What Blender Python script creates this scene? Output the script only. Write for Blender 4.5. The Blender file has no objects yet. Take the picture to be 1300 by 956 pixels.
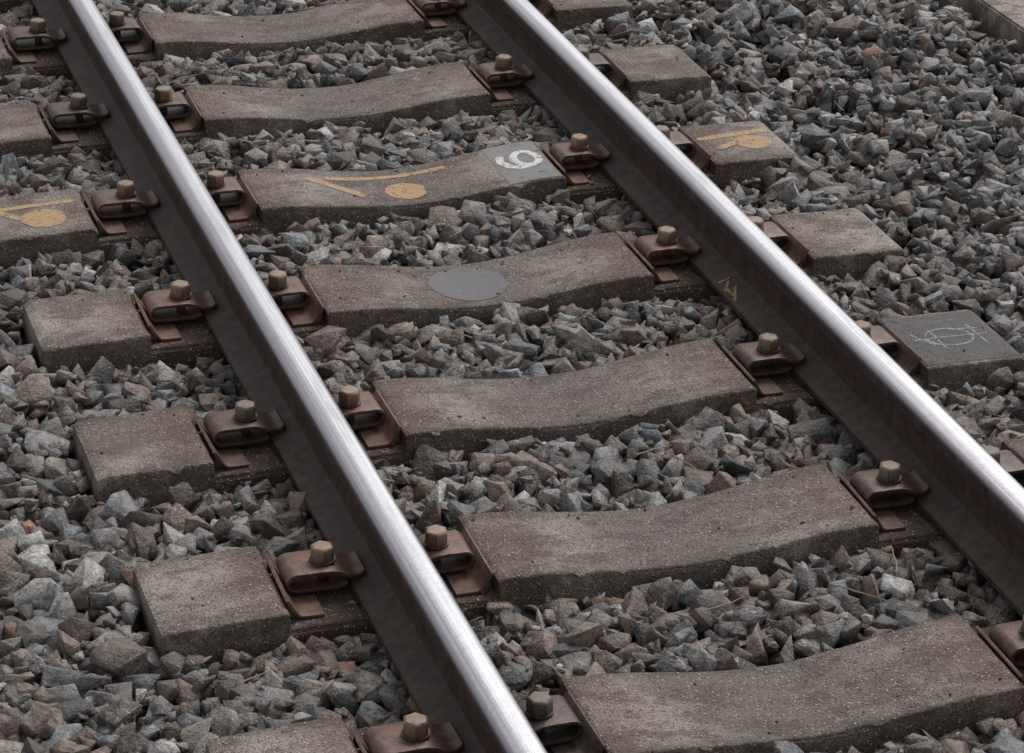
import bpy, bmesh, math, random
import numpy as np
from mathutils import Vector, Matrix, noise
random.seed(7); rng=np.random.default_rng(11)
SC=bpy.context.scene; COL=SC.collection
S=0.595; ZT=0.024; XO=0.998; XS=0.768; XI=0.378; RC=0.566
HW=0.129; YO=-.005

# ---------------------------------------------------------------- camera
yaw,pitch,roll=0.33157,0.44609,0.02545
cy,sy=math.cos(yaw),math.sin(yaw)
fwd=Vector((sy*math.cos(pitch),cy*math.cos(pitch),-math.sin(pitch)))
rt=Vector((cy,-sy,0)); up=rt.cross(fwd)
c_,s_=math.cos(roll),math.sin(roll)
r2=c_*rt+s_*up; u2=-s_*rt+c_*up
cam=bpy.data.cameras.new("camera"); co=bpy.data.objects.new("camera",cam); COL.objects.link(co)
M=Matrix((r2,u2,-fwd)).transposed().to_4x4(); M.translation=Vector((-1.82439,-4.37152,2.65057))
co.matrix_world=M
cam.sensor_width=36; cam.sensor_fit='HORIZONTAL'; cam.lens=3625.29/1300*36; cam.shift_y=-44.5/1300
cam.clip_start=0.05; cam.clip_end=2000
SC.camera=co
SC.view_settings.view_transform='Standard'; SC.view_settings.look='None'; SC.view_settings.exposure=0

# ---------------------------------------------------------------- world / sun
w=bpy.data.worlds.new("World"); SC.world=w; w.use_nodes=True
nt=w.node_tree; nt.nodes.clear()
sky=nt.nodes.new("ShaderNodeTexSky"); sky.sky_type='NISHITA'; sky.sun_disc=False
EL,AZ=math.radians(52),math.radians(46)
sky.sun_elevation=EL; sky.sun_rotation=AZ; sky.dust_density=3
hs=nt.nodes.new("ShaderNodeHueSaturation"); hs.inputs['Saturation'].default_value=0.15
bg=nt.nodes.new("ShaderNodeBackground"); bg.inputs['Strength'].default_value=0.15
wo=nt.nodes.new("ShaderNodeOutputWorld")
nt.links.new(sky.outputs[0],hs.inputs['Color']); nt.links.new(hs.outputs[0],bg.inputs[0]); nt.links.new(bg.outputs[0],wo.inputs[0])
sl=bpy.data.lights.new("sun","SUN"); sl.energy=1.5; sl.angle=math.radians(24); sl.color=(1,0.96,0.935)
so=bpy.data.objects.new("sun",sl); COL.objects.link(so)
sd=Vector((math.sin(AZ)*math.cos(EL),math.cos(AZ)*math.cos(EL),math.sin(EL)))
so.rotation_euler=sd.to_track_quat('Z','Y').to_euler(); so.location=sd*20

# ---------------------------------------------------------------- node helpers
class NM:
    def __init__(s,name):
        s.m=bpy.data.materials.new(name); s.m.use_nodes=True; s.t=s.m.node_tree; s.n=s.t.nodes; s.l=s.t.links
        s.b=s.n["Principled BSDF"]; s.out=s.n["Material Output"]
        tc=s.n.new("ShaderNodeTexCoord"); s.obj=tc.outputs['Object']
    def link(s,a,b): s.l.new(a,b)
    def mapping(s,scale,src=None):
        m=s.n.new("ShaderNodeMapping"); m.inputs['Scale'].default_value=scale; s.link(src or s.obj,m.inputs[0]); return m.outputs[0]
    def noise(s,scale,detail=4,rough=.55,vec=None,dist=0):
        n=s.n.new("ShaderNodeTexNoise"); n.inputs['Scale'].default_value=scale; n.inputs['Detail'].default_value=detail
        n.inputs['Roughness'].default_value=rough; n.inputs['Distortion'].default_value=dist
        s.link(vec or s.obj,n.inputs['Vector']); return n.outputs[0]
    def vor(s,scale,vec=None,feature='F1',out=0):
        n=s.n.new("ShaderNodeTexVoronoi"); n.feature=feature; n.inputs['Scale'].default_value=scale
        s.link(vec or s.obj,n.inputs['Vector']); return n.outputs[out]
    def ramp(s,src,a,b,ca=0.,cb=1.):
        n=s.n.new("ShaderNodeMapRange"); n.interpolation_type='SMOOTHSTEP'
        n.inputs[1].default_value=a;n.inputs[2].default_value=b;n.inputs[3].default_value=ca;n.inputs[4].default_value=cb
        s.link(src,n.inputs[0]); return n.outputs[0]
    def math(s,op,a,b=None):
        n=s.n.new("ShaderNodeMath"); n.operation=op
        for i,v in enumerate((a,b)):
            if v is None: continue
            if isinstance(v,(int,float)): n.inputs[i].default_value=v
            else: s.link(v,n.inputs[i])
        return n.outputs[0]
    def mix(s,f,a,b,mode='MIX'):
        n=s.n.new("ShaderNodeMix"); n.data_type='RGBA'; n.blend_type=mode
        for i,v in ((0,f),(6,a),(7,b)):
            if isinstance(v,(int,float)): n.inputs[i].default_value=v
            elif isinstance(v,tuple): n.inputs[i].default_value=(*v,1)
            else: s.link(v,n.inputs[i])
        return n.outputs[2]
    def fmix(s,f,a,b):
        n=s.n.new("ShaderNodeMix")
        for i,v in ((0,f),(2,a),(3,b)):
            if isinstance(v,(int,float)): n.inputs[i].default_value=v
            else: s.link(v,n.inputs[i])
        return n.outputs[0]
    def sep(s,src=None):
        n=s.n.new("ShaderNodeSeparateXYZ"); s.link(src or s.obj,n.inputs[0]); return n.outputs
    def bump(s,h,dist,strength=1.,prev=None):
        n=s.n.new("ShaderNodeBump"); n.inputs['Distance'].default_value=dist; n.inputs['Strength'].default_value=strength
        s.link(h,n.inputs['Height'])
        if prev is not None: s.link(prev,n.inputs['Normal'])
        s.link(n.outputs[0],s.b.inputs['Normal']); return n.outputs[0]
    def set(s,k,v):
        if isinstance(v,(int,float)): s.b.inputs[k].default_value=v
        elif isinstance(v,tuple): s.b.inputs[k].default_value=(*v,1)
        else: s.link(v,s.b.inputs[k])

# concrete
def concrete_mat(name,sleeper=True):
    m=NM(name)
    info=m.n.new("ShaderNodeObjectInfo")
    off=m.n.new("ShaderNodeVectorMath"); off.operation='ADD'; cx=m.n.new("ShaderNodeCombineXYZ")
    rr=m.math('MULTIPLY',info.outputs['Random'],37.)
    m.link(rr,cx.inputs[0]); m.link(rr,cx.inputs[1]); m.link(m.obj,off.inputs[0]); m.link(cx.outputs[0],off.inputs[1]); v=off.outputs[0]
    big=m.noise(4.5,4,.6,v); mid=m.noise(22,5,.7,v); mid2=m.noise(9,5,.68,m.mapping((1,2.0,1),v))
    c=m.mix(m.ramp(big,.38,.62),(.160,.130,.113),(.325,.280,.250))
    c=m.mix(m.ramp(mid2,.47,.60,0,.75),c,(.112,.086,.073))
    c=m.mix(m.ramp(mid,.55,.75,0,.55),c,(.37,.325,.29))
    if sleeper:
        o=m.sep(); ax=m.math('ABSOLUTE',o[0]); z=o[2]
        d=m.math('ABSOLUTE',m.math('SUBTRACT',ax,RC))
        dn=m.math('ADD',d,m.math('MULTIPLY',m.math('SUBTRACT',mid,.5),.12))
        c=m.mix(m.ramp(dn,.17,.38,.6,0),c,(.124,.081,.062))
        c=m.mix(m.ramp(dn,.17,.20,.9,0),c,(.068,.041,.032))
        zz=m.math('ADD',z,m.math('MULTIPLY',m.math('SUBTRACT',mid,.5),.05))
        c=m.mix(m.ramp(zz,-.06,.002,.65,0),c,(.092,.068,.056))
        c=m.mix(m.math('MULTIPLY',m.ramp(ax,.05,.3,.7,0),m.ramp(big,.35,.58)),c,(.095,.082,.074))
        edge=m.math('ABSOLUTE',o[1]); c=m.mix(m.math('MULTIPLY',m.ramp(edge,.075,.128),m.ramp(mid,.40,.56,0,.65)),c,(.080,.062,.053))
    sp=m.vor(190,v); spc=m.vor(190,v,out=1)
    sr=m.n.new("ShaderNodeSeparateColor"); m.link(spc,sr.inputs[0])
    mask=m.math('MULTIPLY',m.ramp(sp,.25,.45,1,0),m.ramp(sr.outputs[0],.66,.76))
    c=m.mix(m.math('MULTIPLY',mask,.7),c,(.50,.455,.41))
    maskd=m.math('MULTIPLY',m.ramp(sp,.25,.5,1,0),m.ramp(sr.outputs[1],.60,.72))
    c=m.mix(m.math('MULTIPLY',maskd,.78),c,(.045,.037,.034))
    fine=m.noise(330,3,.7,v)
    c=m.mix(1,c,m.mix(m.ramp(fine,.3,.7),(.66,.66,.66),(1.32,1.32,1.32)),'MULTIPLY')
    m.set('Base Color',c); m.set('Roughness',.88); m.set('Specular IOR Level',.3)
    b=m.bump(fine,.0022,.9); b=m.bump(m.ramp(sp,.1,.6),.0022,.75,b); m.bump(mid,.006,.55,b)
    return m.m
M_CONC=concrete_mat("weathered_concrete"); M_KERB=concrete_mat("kerb_concrete",False)

# stones
m=NM("ballast_stone")
at=m.n.new("ShaderNodeAttribute"); at.attribute_name="col"; at.attribute_type='GEOMETRY'
n1=m.noise(48,4,.7); n2=m.noise(170,3,.7); n3=m.noise(14,1,.5)
c=m.mix(1,at.outputs['Color'],m.mix(m.ramp(n1,.3,.7),(.50,.49,.48),(1.5,1.5,1.5)),'MULTIPLY')
c=m.mix(1,c,m.mix(m.ramp(n2,.3,.7),(.68,.68,.68),(1.32,1.32,1.32)),'MULTIPLY')
vein=m.ramp(m.math('ABSOLUTE',m.math('SUBTRACT',m.noise(26,3,.6,dist=1.2),.5)),.003,.014,.6,0)
c=m.mix(m.math('MULTIPLY',vein,m.ramp(n3,.52,.60)),c,(.46,.44,.43))
c=m.mix(m.math('MULTIPLY',m.ramp(n1,.50,.64),m.ramp(n3,.46,.56,0,.5)),c,(.125,.082,.060))
m.set('Base Color',c); m.set('Roughness',m.ramp(n2,.3,.7,.40,.78)); m.set('Specular IOR Level',.65)
b=m.bump(n1,.010,.85); m.bump(n2,.003,.9,b)
M_STONE=m.m
m=NM("ballast_bed_dirt"); n1=m.noise(30,6,.7); v=m.vor(28)
m.set('Base Color',m.mix(n1,(.02,.017,.015),(.06,.05,.045))); m.set('Roughness',.95); m.bump(v,.03,1)
M_BED=m.m
m=NM("ground_gravel"); n1=m.noise(6,8,.7); v=m.vor(18)
m.set('Base Color',m.mix(n1,(.06,.055,.05),(.14,.13,.12))); m.set('Roughness',.95); m.bump(v,.03,1)
M_GROUND=m.m

# rail steel
m=NM("rail_steel")
o=m.sep(); st=m.noise(1,5,.6,m.mapping((420,1.1,300))); st2=m.noise(1,4,.6,m.mapping((60,.8,60))); bl=m.noise(40,5,.7)
vs=m.noise(1,5,.65,m.mapping((12,26,3))); blot=m.noise(1,4,.6,m.mapping((30,3.5,30)))
rust=m.mix(m.ramp(bl,.35,.65),(.024,.013,.011),(.058,.031,.025))
rust=m.mix(m.ramp(vs,.48,.72,0,.6),rust,(.088,.052,.042))
zj=m.math('ADD',o[2],m.math('MULTIPLY',m.math('SUBTRACT',st2,.5),.005))
mask=m.ramp(zj,.1395,.1455)
xj=m.math('ADD',o[0],m.math('MULTIPLY',m.math('SUBTRACT',st2,.5),.010))
worn_glint_band=m.math('MULTIPLY',m.ramp(xj,-.010,.004),m.ramp(xj,.025,.016))
pol=m.mix(worn_glint_band,m.mix(m.ramp(st,.3,.7),(.23,.22,.24),(.33,.32,.345)),m.mix(m.ramp(st,.3,.7),(.56,.555,.575),(.76,.76,.78)))  # worn contact band, with a bright highlight stripe painted into its base colour
pol=m.mix(m.ramp(blot,.46,.72,0,.4),pol,(.30,.285,.30))
pol=m.mix(m.ramp(zj,.1500,.1450,0,.65),pol,(.14,.12,.125))
m.set('Base Color',m.mix(mask,rust,pol)); m.set('Metallic',mask)
rr=m.fmix(worn_glint_band,m.ramp(st,.3,.7,.30,.42),m.ramp(st,.3,.7,.17,.26)); m.set('Roughness',m.fmix(mask,.68,rr))
b=m.bump(bl,.0012,.6); m.bump(st,.0002,.12,b)
M_RAIL=m.m

def metal(name,a,bb,c3,rough=.6,metallic=.25):
    m=NM(name); info=m.n.new("ShaderNodeObjectInfo")
    n1=m.noise(35,5,.7); n2=m.noise(190,4,.7)
    c=m.mix(m.ramp(n1,.35,.65),a,bb); c=m.mix(m.ramp(n2,.5,.72,0,.7),c,c3)
    c=m.mix(1,c,m.mix(info.outputs['Random'],(.68,.74,.80),(1.35,1.16,1.06)),'MULTIPLY')
    m.set('Base Color',c); m.set('Roughness',rough); m.set('Metallic',metallic); b=m.bump(n1,.0018,.6); m.bump(n2,.0008,.8,b)
    return m.m
M_CLIP=metal("clip_rusty_steel",(.052,.036,.032),(.118,.072,.055),(.20,.135,.10),.48,.38)
M_BOLT=metal("bolt_rusty_steel",(.13,.10,.075),(.22,.172,.130),(.30,.25,.20),.6,.3)
M_PLATE=metal("plate_rusty_steel",(.064,.040,.031),(.125,.078,.058),(.18,.125,.095),.7,.15)
M_PAD=metal("pad_rubber",(.015,.014,.013),(.03,.026,.024),(.05,.04,.035),.9,0)

def paint(name,a,b,lo,hi,scale=60,fac=1.):
    m=NM(name); n1=m.noise(scale,5,.75); n2=m.noise(260,4,.7)
    m.set('Base Color',m.mix(m.ramp(n2,.3,.7),a,b)); m.set('Roughness',.8)
    al=m.math('MULTIPLY',m.ramp(m.math('ADD',m.math('MULTIPLY',n1,.6),m.math('MULTIPLY',n2,.4)),lo,hi),fac)
    m.set('Alpha',al); m.bump(n2,.0012,.7)
    return m.m
M_ORANGE=paint("worn_orange_paint",(.34,.22,.12),(.53,.355,.19),.345,.50,60,.85)
M_GREY=paint("grey_primer_paint",(.21,.20,.205),(.31,.30,.305),.37,.47,30,.75)
M_DISC=paint("faded_grey_paint",(.125,.118,.132),(.20,.19,.205),.33,.43,40,.85)
M_DARK=paint("dark_primer_paint",(.066,.061,.064),(.13,.122,.126),.37,.49,30,.8)
M_WHITE=paint("worn_white_paint",(.50,.50,.47),(.74,.74,.71),.41,.49,60,.92)
M_CHALK=paint("chalk",(.32,.34,.39),(.45,.48,.54),.40,.53,60,.58)

# ---------------------------------------------------------------- mesh helpers
def mkobj(name,verts,faces,mats,smooth=None,midx=None,link=True):
    me=bpy.data.meshes.new(name); me.from_pydata([tuple(v) for v in verts],[],faces)
    for mm in (mats if isinstance(mats,list) else [mats]): me.materials.append(mm)
    bm=bmesh.new(); bm.from_mesh(me); bmesh.ops.recalc_face_normals(bm,faces=bm.faces); bm.to_mesh(me); bm.free()
    if midx is not None: me.polygons.foreach_set('material_index',midx)
    if smooth is not None:
        me.polygons.foreach_set('use_smooth',[True]*len(me.polygons)); me.set_sharp_from_angle(angle=math.radians(smooth))
    ob=bpy.data.objects.new(name,me)
    if link: COL.objects.link(ob)
    return ob

# ---------------------------------------------------------------- rails
half=[(0,.153),(.008,.1529),(.015,.1525),(.021,.1517),(.0255,.1504),(.0288,.1484),(.0308,.1458),(.032,.142),(.0325,.137),(.0325,.122),(.0315,.1185),(.0285,.1165),(.012,.109),(.009,.106),(.0077,.099),(.0072,.07),(.0078,.046),(.0100,.037),(.016,.0315),(.028,.0265),(.046,.0185),(.0615,.0125),(.0633,.011),(.0635,.009),(.0635,.001),(.0625,0.0)]
prof=half+[(-x,z) for x,z in reversed(half) if x>0]
def rail(xc):
    ys=np.arange(-8,24.01,.5); n=len(prof); V=[];F=[]
    for y in ys: V+=[(x,y,z) for x,z in prof]
    for j in range(len(ys)-1):
        for i in range(n): F.append((j*n+i,j*n+(i+1)%n,(j+1)*n+(i+1)%n,(j+1)*n+i))
    F.append(tuple(range(n))); F.append(tuple((len(ys)-1)*n+i for i in range(n)))
    ob=mkobj("railway_rail",V,F,M_RAIL,28); ob.location=(xc,0,0)
rail(-RC); rail(RC)

# ---------------------------------------------------------------- sleepers
def ztop(x):
    a=abs(x)
    if a<XI: 
        t=min(1,a/.352); return ZT+.004-(.033)*(math.cos(t*math.pi/2)**1.8 if t<1 else 0)
    if a>XS: return ZT-(a-XS)*.02
    return -.008
def hwid(x):
    a=abs(x); return HW-.014*max(0,math.cos(min(1,a/.5)*math.pi/2))**2
def nz(x,y,z,k):
    p=Vector((x,y,z))+Vector((k*7.3,k*3.1,0))
    return noise.noise(p*9)*.0014+noise.noise(p*45)*.0008
def topz(x,y,k): return ztop(x)+nz(x,y,0,k)
def sleeper(k):
    e=.0006
    xs=list(np.linspace(-XO,-XS-.006,22))+[-XS-.002,-XS]+list(np.linspace(-XS+e,-XI-e,26))+[-XI,-XI+.002]+list(np.linspace(-XI+.006,XI-.006,76))+[XI-.002,XI]+list(np.linspace(XI+e,XS-e,26))+[XS,XS+.002]+list(np.linspace(XS+.006,XO,22))
    V=[];F=[]; n=None
    for ix,x in enumerate(xs):
        z0=ztop(x) if abs(abs(x)-XI)>1e-9 else ZT+.004
        if abs(abs(x)-XS)<1e-9: z0=ZT
        W=hwid(x)
        endr=0
        d=XO-abs(x)
        if d<.008: endr=.006*(1-d/.008)**2; W-=.5*endr
        for edge in (XS,XI):
            dd=abs(abs(x)-edge)
            isblock=(abs(x)>=XS-1e-9) if edge==XS else (abs(x)<=XI+1e-9)
            if isblock and dd<.006: endr=max(endr,.003*(1-dd/.006))
        z0-=endr
        r=.0055
        bot=-.19
        side=[(W+.035,bot),(W+.022,-.11),(W+.016,-.075),(W+.0115,-.05),(W+.008,-.032),(W+.005,-.018)]
        if z0>0: side+=[(W+.002,-.004),(W+.001,z0-.010)]
        else: side+=[(W+.003,z0-.009),(W+.002,z0-.007)]
        rad=[(W-r+r*math.cos(a),z0-r+r*math.sin(a)) for a in (0,.4,.8,1.2,math.pi/2)]
        topy=[W-r-(W-r)*2*t for t in np.linspace(0,1,20)[1:-1]]
        pts=side+rad+[(y,z0) for y in topy]+[(-y,z) for y,z in reversed(side+rad)]
        n=len(pts)
        for (y,z) in pts:
            p=Vector((x,y,z))+Vector((k*7.3,k*3.1,0))
            if z>=z0-1e-6: dz=nz(x,y,0,k); V.append((x,y,z+dz))
            else:
                q=noise.noise(p*7)*.0018+noise.noise(p*60)*.0012
                chip=max(0,noise.noise(p*34)-.33)*.028 if z>z0-.0055 else 0
                V.append((x,y+math.copysign(q-chip,y),z+nz(x,y,0,k)-chip*.6))
    N=len(xs)
    for j in range(N-1):
        for i in range(n): F.append((j*n+i,j*n+(i+1)%n,(j+1)*n+(i+1)%n,(j+1)*n+i))
    F.append(tuple(range(n))); F.append(tuple((N-1)*n+i for i in range(n)))
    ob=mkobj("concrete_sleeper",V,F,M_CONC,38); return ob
KR=range(-3,9); base={}
for k in KR:
    ob=sleeper(k); ob.location=(0,k*S+YO,0); base[k]=ob.data
for k in list(range(-12,-3))+list(range(9,38)):
    ob=bpy.data.objects.new("concrete_sleeper",base[(k%6)]); COL.objects.link(ob); ob.location=(0,k*S+YO,0)

# ---------------------------------------------------------------- fasteners
def sweep(bm,pts,th,w0,w1,mi,yoff=0,taper=None):
    P=[Vector((a,b)) for a,b in pts]; n=len(P); L=[];R=[]
    for i in range(n):
        t=(P[min(n-1,i+1)]-P[max(0,i-1)]).normalized(); nn=Vector((-t.y,t.x))
        L.append(P[i]+nn*th/2); R.append(P[i]-nn*th/2)
    rings=[]
    for i in range(n):
        ww=(taper[i] if taper else 1)
        a,b=w0*ww+yoff,w1*ww+yoff
        rings.append([bm.verts.new((L[i].x,a,L[i].y)),bm.verts.new((L[i].x,b,L[i].y)),bm.verts.new((R[i].x,b,R[i].y)),bm.verts.new((R[i].x,a,R[i].y))])
    fs=[]
    for i in range(n-1):
        for j in range(4): fs.append(bm.faces.new((rings[i][j],rings[i][(j+1)%4],rings[i+1][(j+1)%4],rings[i+1][j])))
    fs.append(bm.faces.new(rings[0])); fs.append(bm.faces.new(rings[-1][::-1]))
    for f in fs: f.material_index=mi
    return fs
def cyl(bm,n,r,z0,z1,cx,mi,ch=0,rot=0,r1=None):
    rs=[]
    lv=[(r,z0),(r,z1-ch)]+([(r*.86,z1)] if ch else [(r,z1)])
    for rr,z in lv: rs.append([bm.verts.new((cx+rr*math.cos(rot+2*math.pi*i/n),rr*math.sin(rot+2*math.pi*i/n),z)) for i in range(n)])
    fs=[]
    for a in range(len(rs)-1):
        for i in range(n): fs.append(bm.faces.new((rs[a][i],rs[a][(i+1)%n],rs[a+1][(i+1)%n],rs[a+1][i])))
    fs.append(bm.faces.new(rs[-1])); fs.append(bm.faces.new(rs[0][::-1]))
    for f in fs: f.material_index=mi
def fastener(shoulder,rot):
    bm=bmesh.new()
    R=.0155; cu,cz=shoulder-.036,.0265
    pts=[(.036,.0345),(.042,.0290),(.050,.0265),(.060,.0270),(.072,.031),(.085,.0375),(.100,.0415),(.118,.0425),(.135,.0422),(cu-.006,.0421)]
    for a in np.linspace(90,-90,10): pts.append((cu+R*math.cos(math.radians(a)),cz+R*math.sin(math.radians(a))))
    pts+=[(cu-.02,.0105),(.11,.010),(.090,.0105),(.078,.013),(.070,.0165)]
    n=len(pts); tp=[.80,.84,.9,.95,1]+[1]*(n-5)
    sweep(bm,pts,.0072,-.043,.043,0,0,tp)
    cyl(bm,28,.0245,.0462,.0500,.108,2)
    cyl(bm,6,.0228,.0500,.0760,.108,1,.0035,rot)
    cyl(bm,16,.010,.0,.05,.108,2)
    sh=shoulder
    sweep(bm,[(sh-.0035,.0335),(sh-.012,.018),(sh-.022,.0015),(sh-.030,-.0035),(sh-.050,-.0042),(sh-.072,-.0045)],.0062,-.108,.066,2)
    for y in (-.102,.060):
        a=[(sh-.006,.026),(sh-.026,-.001),(sh-.004,-.004)]
        v1=[bm.verts.new((u,y-.003,z)) for u,z in a]; v2=[bm.verts.new((u,y+.003,z)) for u,z in a]
        fs=[bm.faces.new(v1),bm.faces.new(v2[::-1])]+[bm.faces.new((v1[i],v1[(i+1)%3],v2[(i+1)%3],v2[i])) for i in range(3)]
        for f in fs: f.material_index=2
    bmesh.ops.recalc_face_normals(bm,faces=bm.faces)
    bmesh.ops.bevel(bm,geom=[e for e in bm.edges if e.is_manifold and e.calc_face_angle(0)>math.radians(50)],offset=.0011,segments=2,affect='EDGES',profile=.5)
    me=bpy.data.meshes.new("rail_clip"); bm.to_mesh(me); bm.free()
    for mm in (M_CLIP,M_BOLT,M_PLATE): me.materials.append(mm)
    me.polygons.foreach_set('use_smooth',[True]*len(me.polygons)); me.set_sharp_from_angle(angle=math.radians(35))
    return me
mo=[fastener(XS-RC,r) for r in (.1,.55,.8)]; mi_=[fastener(RC-XI,r) for r in (.3,.7,.0)]
for k in range(-12,38):
    for sx,inner in ((-1,0),(-1,1),(1,1),(1,0)):
        me=random.choice(mi_ if inner else mo)
        ob=bpy.data.objects.new("rail_clip_fastener",me); COL.objects.link(ob)
        flip = (sx==-1 and not inner) or (sx==1 and inner)
        j=lambda a: random.uniform(-a,a)
        ob.location=(sx*RC,k*S+j(.004),0)
        if flip: ob.scale=(-1,1,1)
        ob.rotation_euler=(0,0,j(.022))
padme=None
for k in range(-12,38):
    for sx in (-1,1):
        if padme is None:
            x0,x1=-.066,.066; V=[(x0,-.09,-.0065),(x1,-.09,-.0065),(x1,.09,-.0065),(x0,.09,-.0065),(x0,-.09,-.0003),(x1,-.09,-.0003),(x1,.09,-.0003),(x0,.09,-.0003)]
            F=[(0,1,2,3),(4,5,6,7),(0,1,5,4),(1,2,6,5),(2,3,7,6),(3,0,4,7)]
            ob=mkobj("rail_pad",V,F,M_PAD); padme=ob.data
        else: ob=bpy.data.objects.new("rail_pad",padme); COL.objects.link(ob)
        ob.location=(sx*RC,k*S,0)

# ---------------------------------------------------------------- painted marks
def seg(p,a,b):
    a=np.array(a);b=np.array(b);d=b-a;t=max(0,min(1,float((p-a)@d)/float(d@d)));return float(np.linalg.norm(p-a-t*d))
def patch(name,k,box,inside,mat,lift=.0012,cell=.0025):
    x0,x1,y0,y1=box; nx=int((x1-x0)/cell); ny=int((y1-y0)/cell); vid={};V=[];F=[]
    def gv(i,j):
        if (i,j) not in vid:
            x=x0+i*cell;y=y0+j*cell; vid[(i,j)]=len(V); V.append((x,y,topz(x,y,k)+lift))
        return vid[(i,j)]
    for i in range(nx):
        for j in range(ny):
            x=x0+(i+.5)*cell;y=y0+(j+.5)*cell
            wob=noise.noise(Vector((x*40,y*40,k)))*.003
            if inside(np.array((x,y)),wob): F.append((gv(i,j),gv(i+1,j),gv(i+1,j+1),gv(i,j+1)))
    ob=mkobj(name,V,F,mat,60); ob.location=(0,k*S+YO,0); return ob
disc=lambda cx,cy,r:(lambda p,w: math.hypot(p[0]-cx,p[1]-cy)<r+w)
def strokes(ss,th): return lambda p,w: min(seg(p,a,b) for a,b in ss)<th/2+w*.4
patch("grey_paint_disc",2,(-.14,.10,-.1,.1),disc(-.02,.0,.088),M_DISC)
patch("orange_paint_disc",3,(-.08,.08,-.09,.09),disc(.0,-.035,.050),M_ORANGE)
patch("orange_paint_mark",3,(-.26,.14,-.1,.1),strokes([((-.17,.055),(.12,.066)),((-.22,.050),(-.115,-.050)),((-.215,.05),(-.12,-.035))],.019),M_ORANGE)
patch("grey_paint_panel",3,(.238,.372,-.118,.118),lambda p,w:.240+w<p[0]<.371,M_GREY)
arc=[(.322+.030*math.cos(a),.014+.042*math.sin(a)) for a in np.linspace(0,2*math.pi,14)]
tail=[(.322,-.028),(.295,-.036),(.268,-.018),(.256,.014),(.262,.040)]
patch("white_painted_number",3,(.242,.370,-.1,.1),strokes([((a[0],a[1]),(b[0],b[1])) for a,b in list(zip(arc[:-1],arc[1:]))+list(zip(tail[:-1],tail[1:]))],.019),M_WHITE,.0022)
patch("orange_paint_mark",3,(-.99,-.775,-.1,.1),strokes([((-.985,.045),(-.80,.050)),((-.985,.045),(-.93,-.02))],.020),M_ORANGE)
patch("orange_paint_disc",3,(-.96,-.80,-.1,.09),disc(-.875,-.035,.052),M_ORANGE)
patch("orange_paint_mark",3,(.775,.995,-.1,.1),strokes([((.79,.03),(.97,.055)),((.82,-.035),(.87,-.01))],.022),M_ORANGE)
patch("orange_paint_disc",3,(.84,.98,-.1,.09),disc(.915,-.015,.046),M_ORANGE)
patch("dark_paint_panel",1,(.772,.994,-.118,.118),lambda p,w:True,M_DARK)
ch=[((.80,.03),(.83,-.03)),((.85,.04),(.85,-.05)),((.90,.035),(.96,.03)),((.80,.0),(.97,.0)),((.945,.05),(.95,-.045))]
cc=[(.88+.055*math.cos(a),.0+.042*math.sin(a)) for a in np.linspace(0,2*math.pi,16)]
patch("chalk_marking",1,(.78,.99,-.1,.1),strokes(ch+list(zip(cc[:-1],cc[1:])),.0052),M_CHALK,.0022,.0016)

V=[];F=[]
def onfoot(x,y):
    a=abs(x); z=.0265+(.0125-.0265)*(a-.028)/(.0615-.028); return (x,y,z+.0012)
for (a,b) in [((-.056,.90),(-.034,.955)),((-.056,.955),(-.036,.99)),((-.048,.92),(-.052,.97)),((-.055,1.0),(-.030,1.0))]:
    a=np.array(a);b=np.array(b);d=(b-a)/np.linalg.norm(b-a);nn=np.array((-d[1],d[0]))*.003
    i=len(V); V+=[onfoot(*(a+nn)),onfoot(*(b+nn)),onfoot(*(b-nn)),onfoot(*(a-nn))]; F.append((i,i+1,i+2,i+3))
ob=mkobj("orange_chalk_marking",V,F,M_ORANGE); ob.location=(RC,0,0)

# ---------------------------------------------------------------- ground, bed, kerb
KX=1.95
mkobj("ground",[(-300,-300,-.16),(300,-300,-.16),(300,300,-.16),(-300,300,-.16)],[(0,1,2,3)],M_GROUND)
mkobj("ballast_bed",[(-3.2,-8,-.156),(-2.3,-8,-.11),(KX+.02,-8,-.10),(-3.2,24,-.156),(-2.3,24,-.11),(KX+.02,24,-.10)],[(0,1,4,3),(1,2,5,4)],M_BED)
def kerb():
    bm=bmesh.new()
    y=-8.0
    while y<24:
        L=.6
        for (x0,x1,z1) in ((KX,KX+.07,.045),(KX+.36,KX+.43,.045),(KX+.072,KX+.358,.032)):
            g=bmesh.ops.create_cube(bm,size=1)['verts']
            for v in g: v.co=Vector((x0+(v.co.x+.5)*(x1-x0),y+.003+(v.co.y+.5)*(L-.006),-.155+(v.co.z+.5)*(z1+.155)))
        y+=L
    bmesh.ops.bevel(bm,geom=bm.edges[:],offset=.006,segments=2,affect='EDGES')
    me=bpy.data.meshes.new("concrete_cable_trough"); bm.to_mesh(me); bm.free(); me.materials.append(M_KERB)
    ob=bpy.data.objects.new("concrete_cable_trough",me); COL.objects.link(ob)
kerb()

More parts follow.
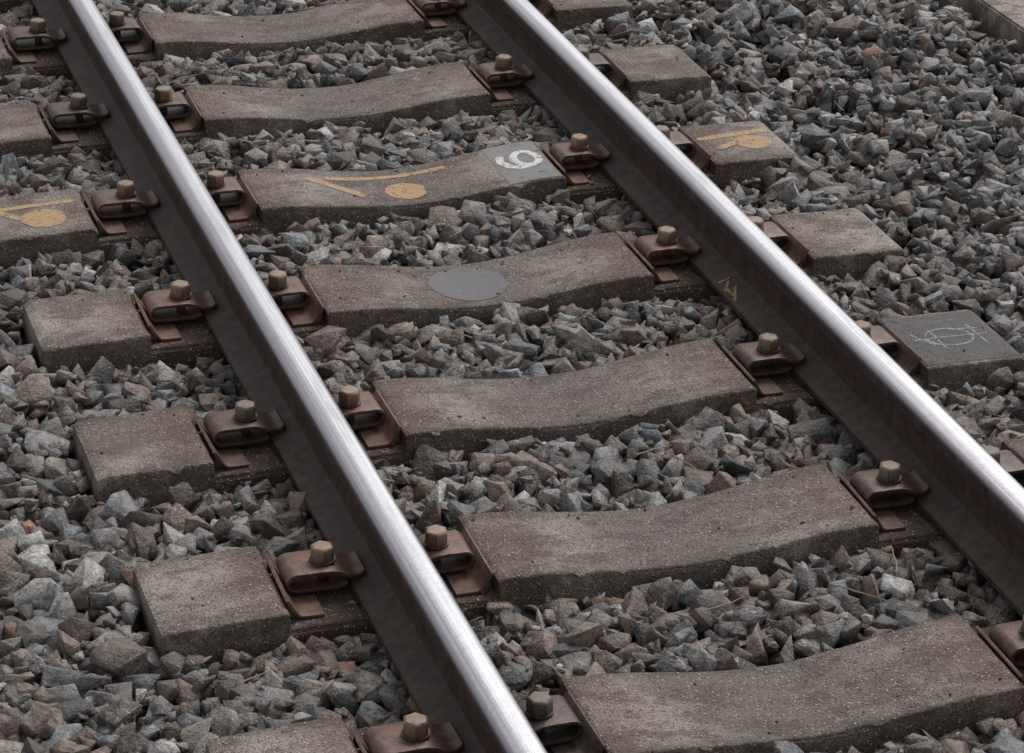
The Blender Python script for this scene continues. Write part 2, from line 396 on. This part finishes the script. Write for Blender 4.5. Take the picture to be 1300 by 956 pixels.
# ---------------------------------------------------------------- ballast
def mkproto(i):
    bm=bmesh.new(); rr=random.Random(100+i)
    npt=rr.choice((8,9,10,11,12,14)); e=rr.uniform(.5,1.0)
    ax=(1,rr.uniform(.62,.95),rr.uniform(.45,.85))
    for _ in range(npt):
        v=Vector((rr.gauss(0,1),rr.gauss(0,1),rr.gauss(0,1))).normalized()
        mxx=max(abs(v.x),abs(v.y),abs(v.z)); v=v.lerp(v/mxx*.85,.85*e)*rr.uniform(.84,1.06)
        bm.verts.new((v.x*ax[0],v.y*ax[1],v.z*ax[2]))
    bmesh.ops.convex_hull(bm,input=bm.verts[:])
    bmesh.ops.delete(bm,geom=[v for v in bm.verts if not v.link_faces],context='VERTS')
    bmesh.ops.dissolve_limit(bm,angle_limit=math.radians(14),verts=bm.verts[:],edges=bm.edges[:])
    bmesh.ops.bevel(bm,geom=bm.edges[:],offset=.020,segments=1,affect='EDGES',clamp_overlap=True)
    bmesh.ops.triangulate(bm,faces=bm.faces[:])
    bmesh.ops.recalc_face_normals(bm,faces=bm.faces[:])
    bm.verts.index_update()
    V=np.array([v.co[:] for v in bm.verts])
    F=np.array([[v.index for v in f.verts] for f in bm.faces]); bm.free()
    c=(V.max(0)+V.min(0))/2; V=V-c; V/=np.abs(V).max(); return V,F
protos=[mkproto(i) for i in range(110)]
X0,X1,Y0,Y1=-2.3,KX-.01,-1.7,4.7; G=.008
nx=int((X1-X0)/G)+1; ny=int((Y1-Y0)/G)+1
gx=X0+np.arange(nx)*G; gy=Y0+np.arange(ny)*G
H=np.full((nx,ny),-.105)+0.0
ky=np.abs((gy-YO+S/2)%S-S/2)<HW+.004
H[np.ix_(np.abs(gx)<XO,ky)]=.0
def target(x,y):
    a=abs(x)
    t=-.024
    if x<-XO+.05: t=-.026-min(.02,(-XO-x)*.04)
    if x>XO-.1: t=.0+min(.02,max(0,(x-XO))*.04)
    if a<.36: t=-.019
    if .40<a<.74: t=-.026
    t+= .012*noise.noise(Vector((x*3.1,y*3.1,0)))
    return t
def colour(x,y):
    near=min(abs(abs(x)-RC),.6)
    brown=.68-.34*min(1,near/.6)
    if x>1.0: brown=.28
    if x<-XO: brown=.40
    u=rng.random()
    if rng.random()<brown: c=np.array((.132,.099,.082))*rng.uniform(.4,1.45)
    elif u<.47: c=np.array((.166,.160,.154))*rng.uniform(.45,1.4)
    elif u<.63: c=np.array((.140,.146,.155))*rng.uniform(.5,1.4)
    elif u<.82: c=np.array((.064,.060,.058))*rng.uniform(.6,1.3)
    elif u<.92: c=np.array((.31,.305,.295))*rng.uniform(.8,1.3)
    else: c=np.array((.185,.162,.138))*rng.uniform(.7,1.3)
    if rng.random()<.006: c=np.array((.24,.12,.075))*rng.uniform(.7,1.2)
    return c
Vs=[];Fs=[];Cs=[];vo=0;cnt=0
def put(x,y,z,r,tilt=.5):
    global vo,cnt
    V,F=protos[int(rng.integers(110))]
    ax=rng.normal(0,tilt,2); az=rng.uniform(0,2*math.pi)
    ca,sa=math.cos(ax[0]),math.sin(ax[0]);cb,sb=math.cos(ax[1]),math.sin(ax[1]);cz,sz=math.cos(az),math.sin(az)
    Rm=np.array([[cz,-sz,0],[sz,cz,0],[0,0,1]])@np.array([[cb,0,sb],[0,1,0],[-sb,0,cb]])@np.array([[1,0,0],[0,ca,-sa],[0,sa,ca]])
    P_=(V*r)@Rm.T+np.array([x,y,z])
    Vs.append(P_);Fs.append(F+vo);vo+=len(V)
    Cs.append(np.tile(np.append(colour(x,y),1.0),(len(V),1))); cnt+=1
def keep(x,y):
    a=(x-.15)*cy-(y-1.35)*sy; b=(x-.15)*sy+(y-1.35)*cy
    return abs(a)<2.2 and -2.7<b<2.8
NA=110000
rx=rng.uniform(X0,X1,NA); ryy=rng.uniform(Y0,Y1,NA)
for it in range(NA):
    frac=it/NA
    if frac>.90: r=rng.uniform(.009,.016)
    else: r=float(np.clip(rng.lognormal(math.log(.0258),.32),.013,.048))
    x=rx[it];y=ryy[it]
    if x>1.0: r*=.86
    if not keep(x,y): continue
    dy=abs((y-YO+S/2)%S-S/2)
    W=HW+.004+r*.6
    if abs(x)<XO+r*.65 and dy<W: continue
    i0=int((x-X0)/G);j0=int((y-Y0)/G);q=max(1,int(r*.7/G))
    hv=H[max(0,i0-q):i0+q+1,max(0,j0-q):j0+q+1]
    hb=float(np.mean(hv))
    z=hb+r*.42
    t=target(x,y)
    if z+r*.45>t+.014: continue
    ra=abs(abs(x)-RC)
    if ra<.075+r and z+r*.75>-.004: continue
    hv[:]=np.maximum(hv,z+r*.34)
    put(x,y,z,r*rng.uniform(1.0,1.2))
# grit lying on sleepers and rail seats
for _ in range(420):
    k=int(rng.integers(-2,8)); x=rng.uniform(-.99,.99); y=rng.uniform(-.115,.115)
    if abs(x)<XI and rng.random()<.75: y=math.copysign(rng.uniform(.07,.118)-.012,y)
    if abs(abs(x)-RC)<.07: continue
    r=float(rng.uniform(.0018,.0045)) 
    if .38<abs(x)<.765: r*=1.6
    put(x,k*S+YO+y,topz(x,y,k)+r*.45,r)
V=np.concatenate(Vs);F=np.concatenate(Fs);C=np.concatenate(Cs)
me=bpy.data.meshes.new("ballast_gravel")
me.vertices.add(len(V)); me.vertices.foreach_set('co',V.astype(np.float32).ravel())
me.loops.add(len(F)*3); me.loops.foreach_set('vertex_index',F.astype(np.int32).ravel())
me.polygons.add(len(F)); me.polygons.foreach_set('loop_start',np.arange(0,len(F)*3,3,dtype=np.int32)); me.polygons.foreach_set('loop_total',np.full(len(F),3,dtype=np.int32))
me.update(calc_edges=True)
ca_=me.color_attributes.new("col",'FLOAT_COLOR','POINT'); ca_.data.foreach_set('color',C.astype(np.float32).ravel())
me.materials.append(M_STONE)
ob=bpy.data.objects.new("ballast_gravel",me); COL.objects.link(ob)

# ---------------------------------------------------------------- twigs
m=NM("dry_twig"); m.set('Base Color',m.mix(m.noise(40),(.20,.15,.10),(.38,.31,.22))); m.set('Roughness',.8); M_TWIG=m.m
bm=bmesh.new()
for (x,y,L,az) in [(.05,.30,.16,.2),(.12,.28,.12,-1.2),(.22,-.28,.14,-.6),(-.05,-.30,.10,.3),(.35,-.27,.1,.9),(1.25,1.95,.07,1.7),(-.9,-.3,.09,.5),(-.1,.9,.08,2.0)]:
    P=[Vector((x,y,.004))]
    for i in range(7):
        az+=random.uniform(-.18,.18); P.append(P[-1]+Vector((math.cos(az),math.sin(az),random.uniform(-.1,.12)))*L/7)
    rs=[]
    for i,p in enumerate(P):
        r=.0017*(1-.6*i/7); rs.append([bm.verts.new(p+Vector((r*math.cos(a)*math.sin(az),-r*math.cos(a)*math.cos(az),r*math.sin(a)))) for a in np.linspace(0,2*math.pi,6)[:-1]])
    for i in range(7):
        for j in range(5): bm.faces.new((rs[i][j],rs[i][(j+1)%5],rs[i+1][(j+1)%5],rs[i+1][j]))
me=bpy.data.meshes.new("dry_twigs"); bm.to_mesh(me); bm.free(); me.materials.append(M_TWIG)
COL.objects.link(bpy.data.objects.new("dry_twigs",me))
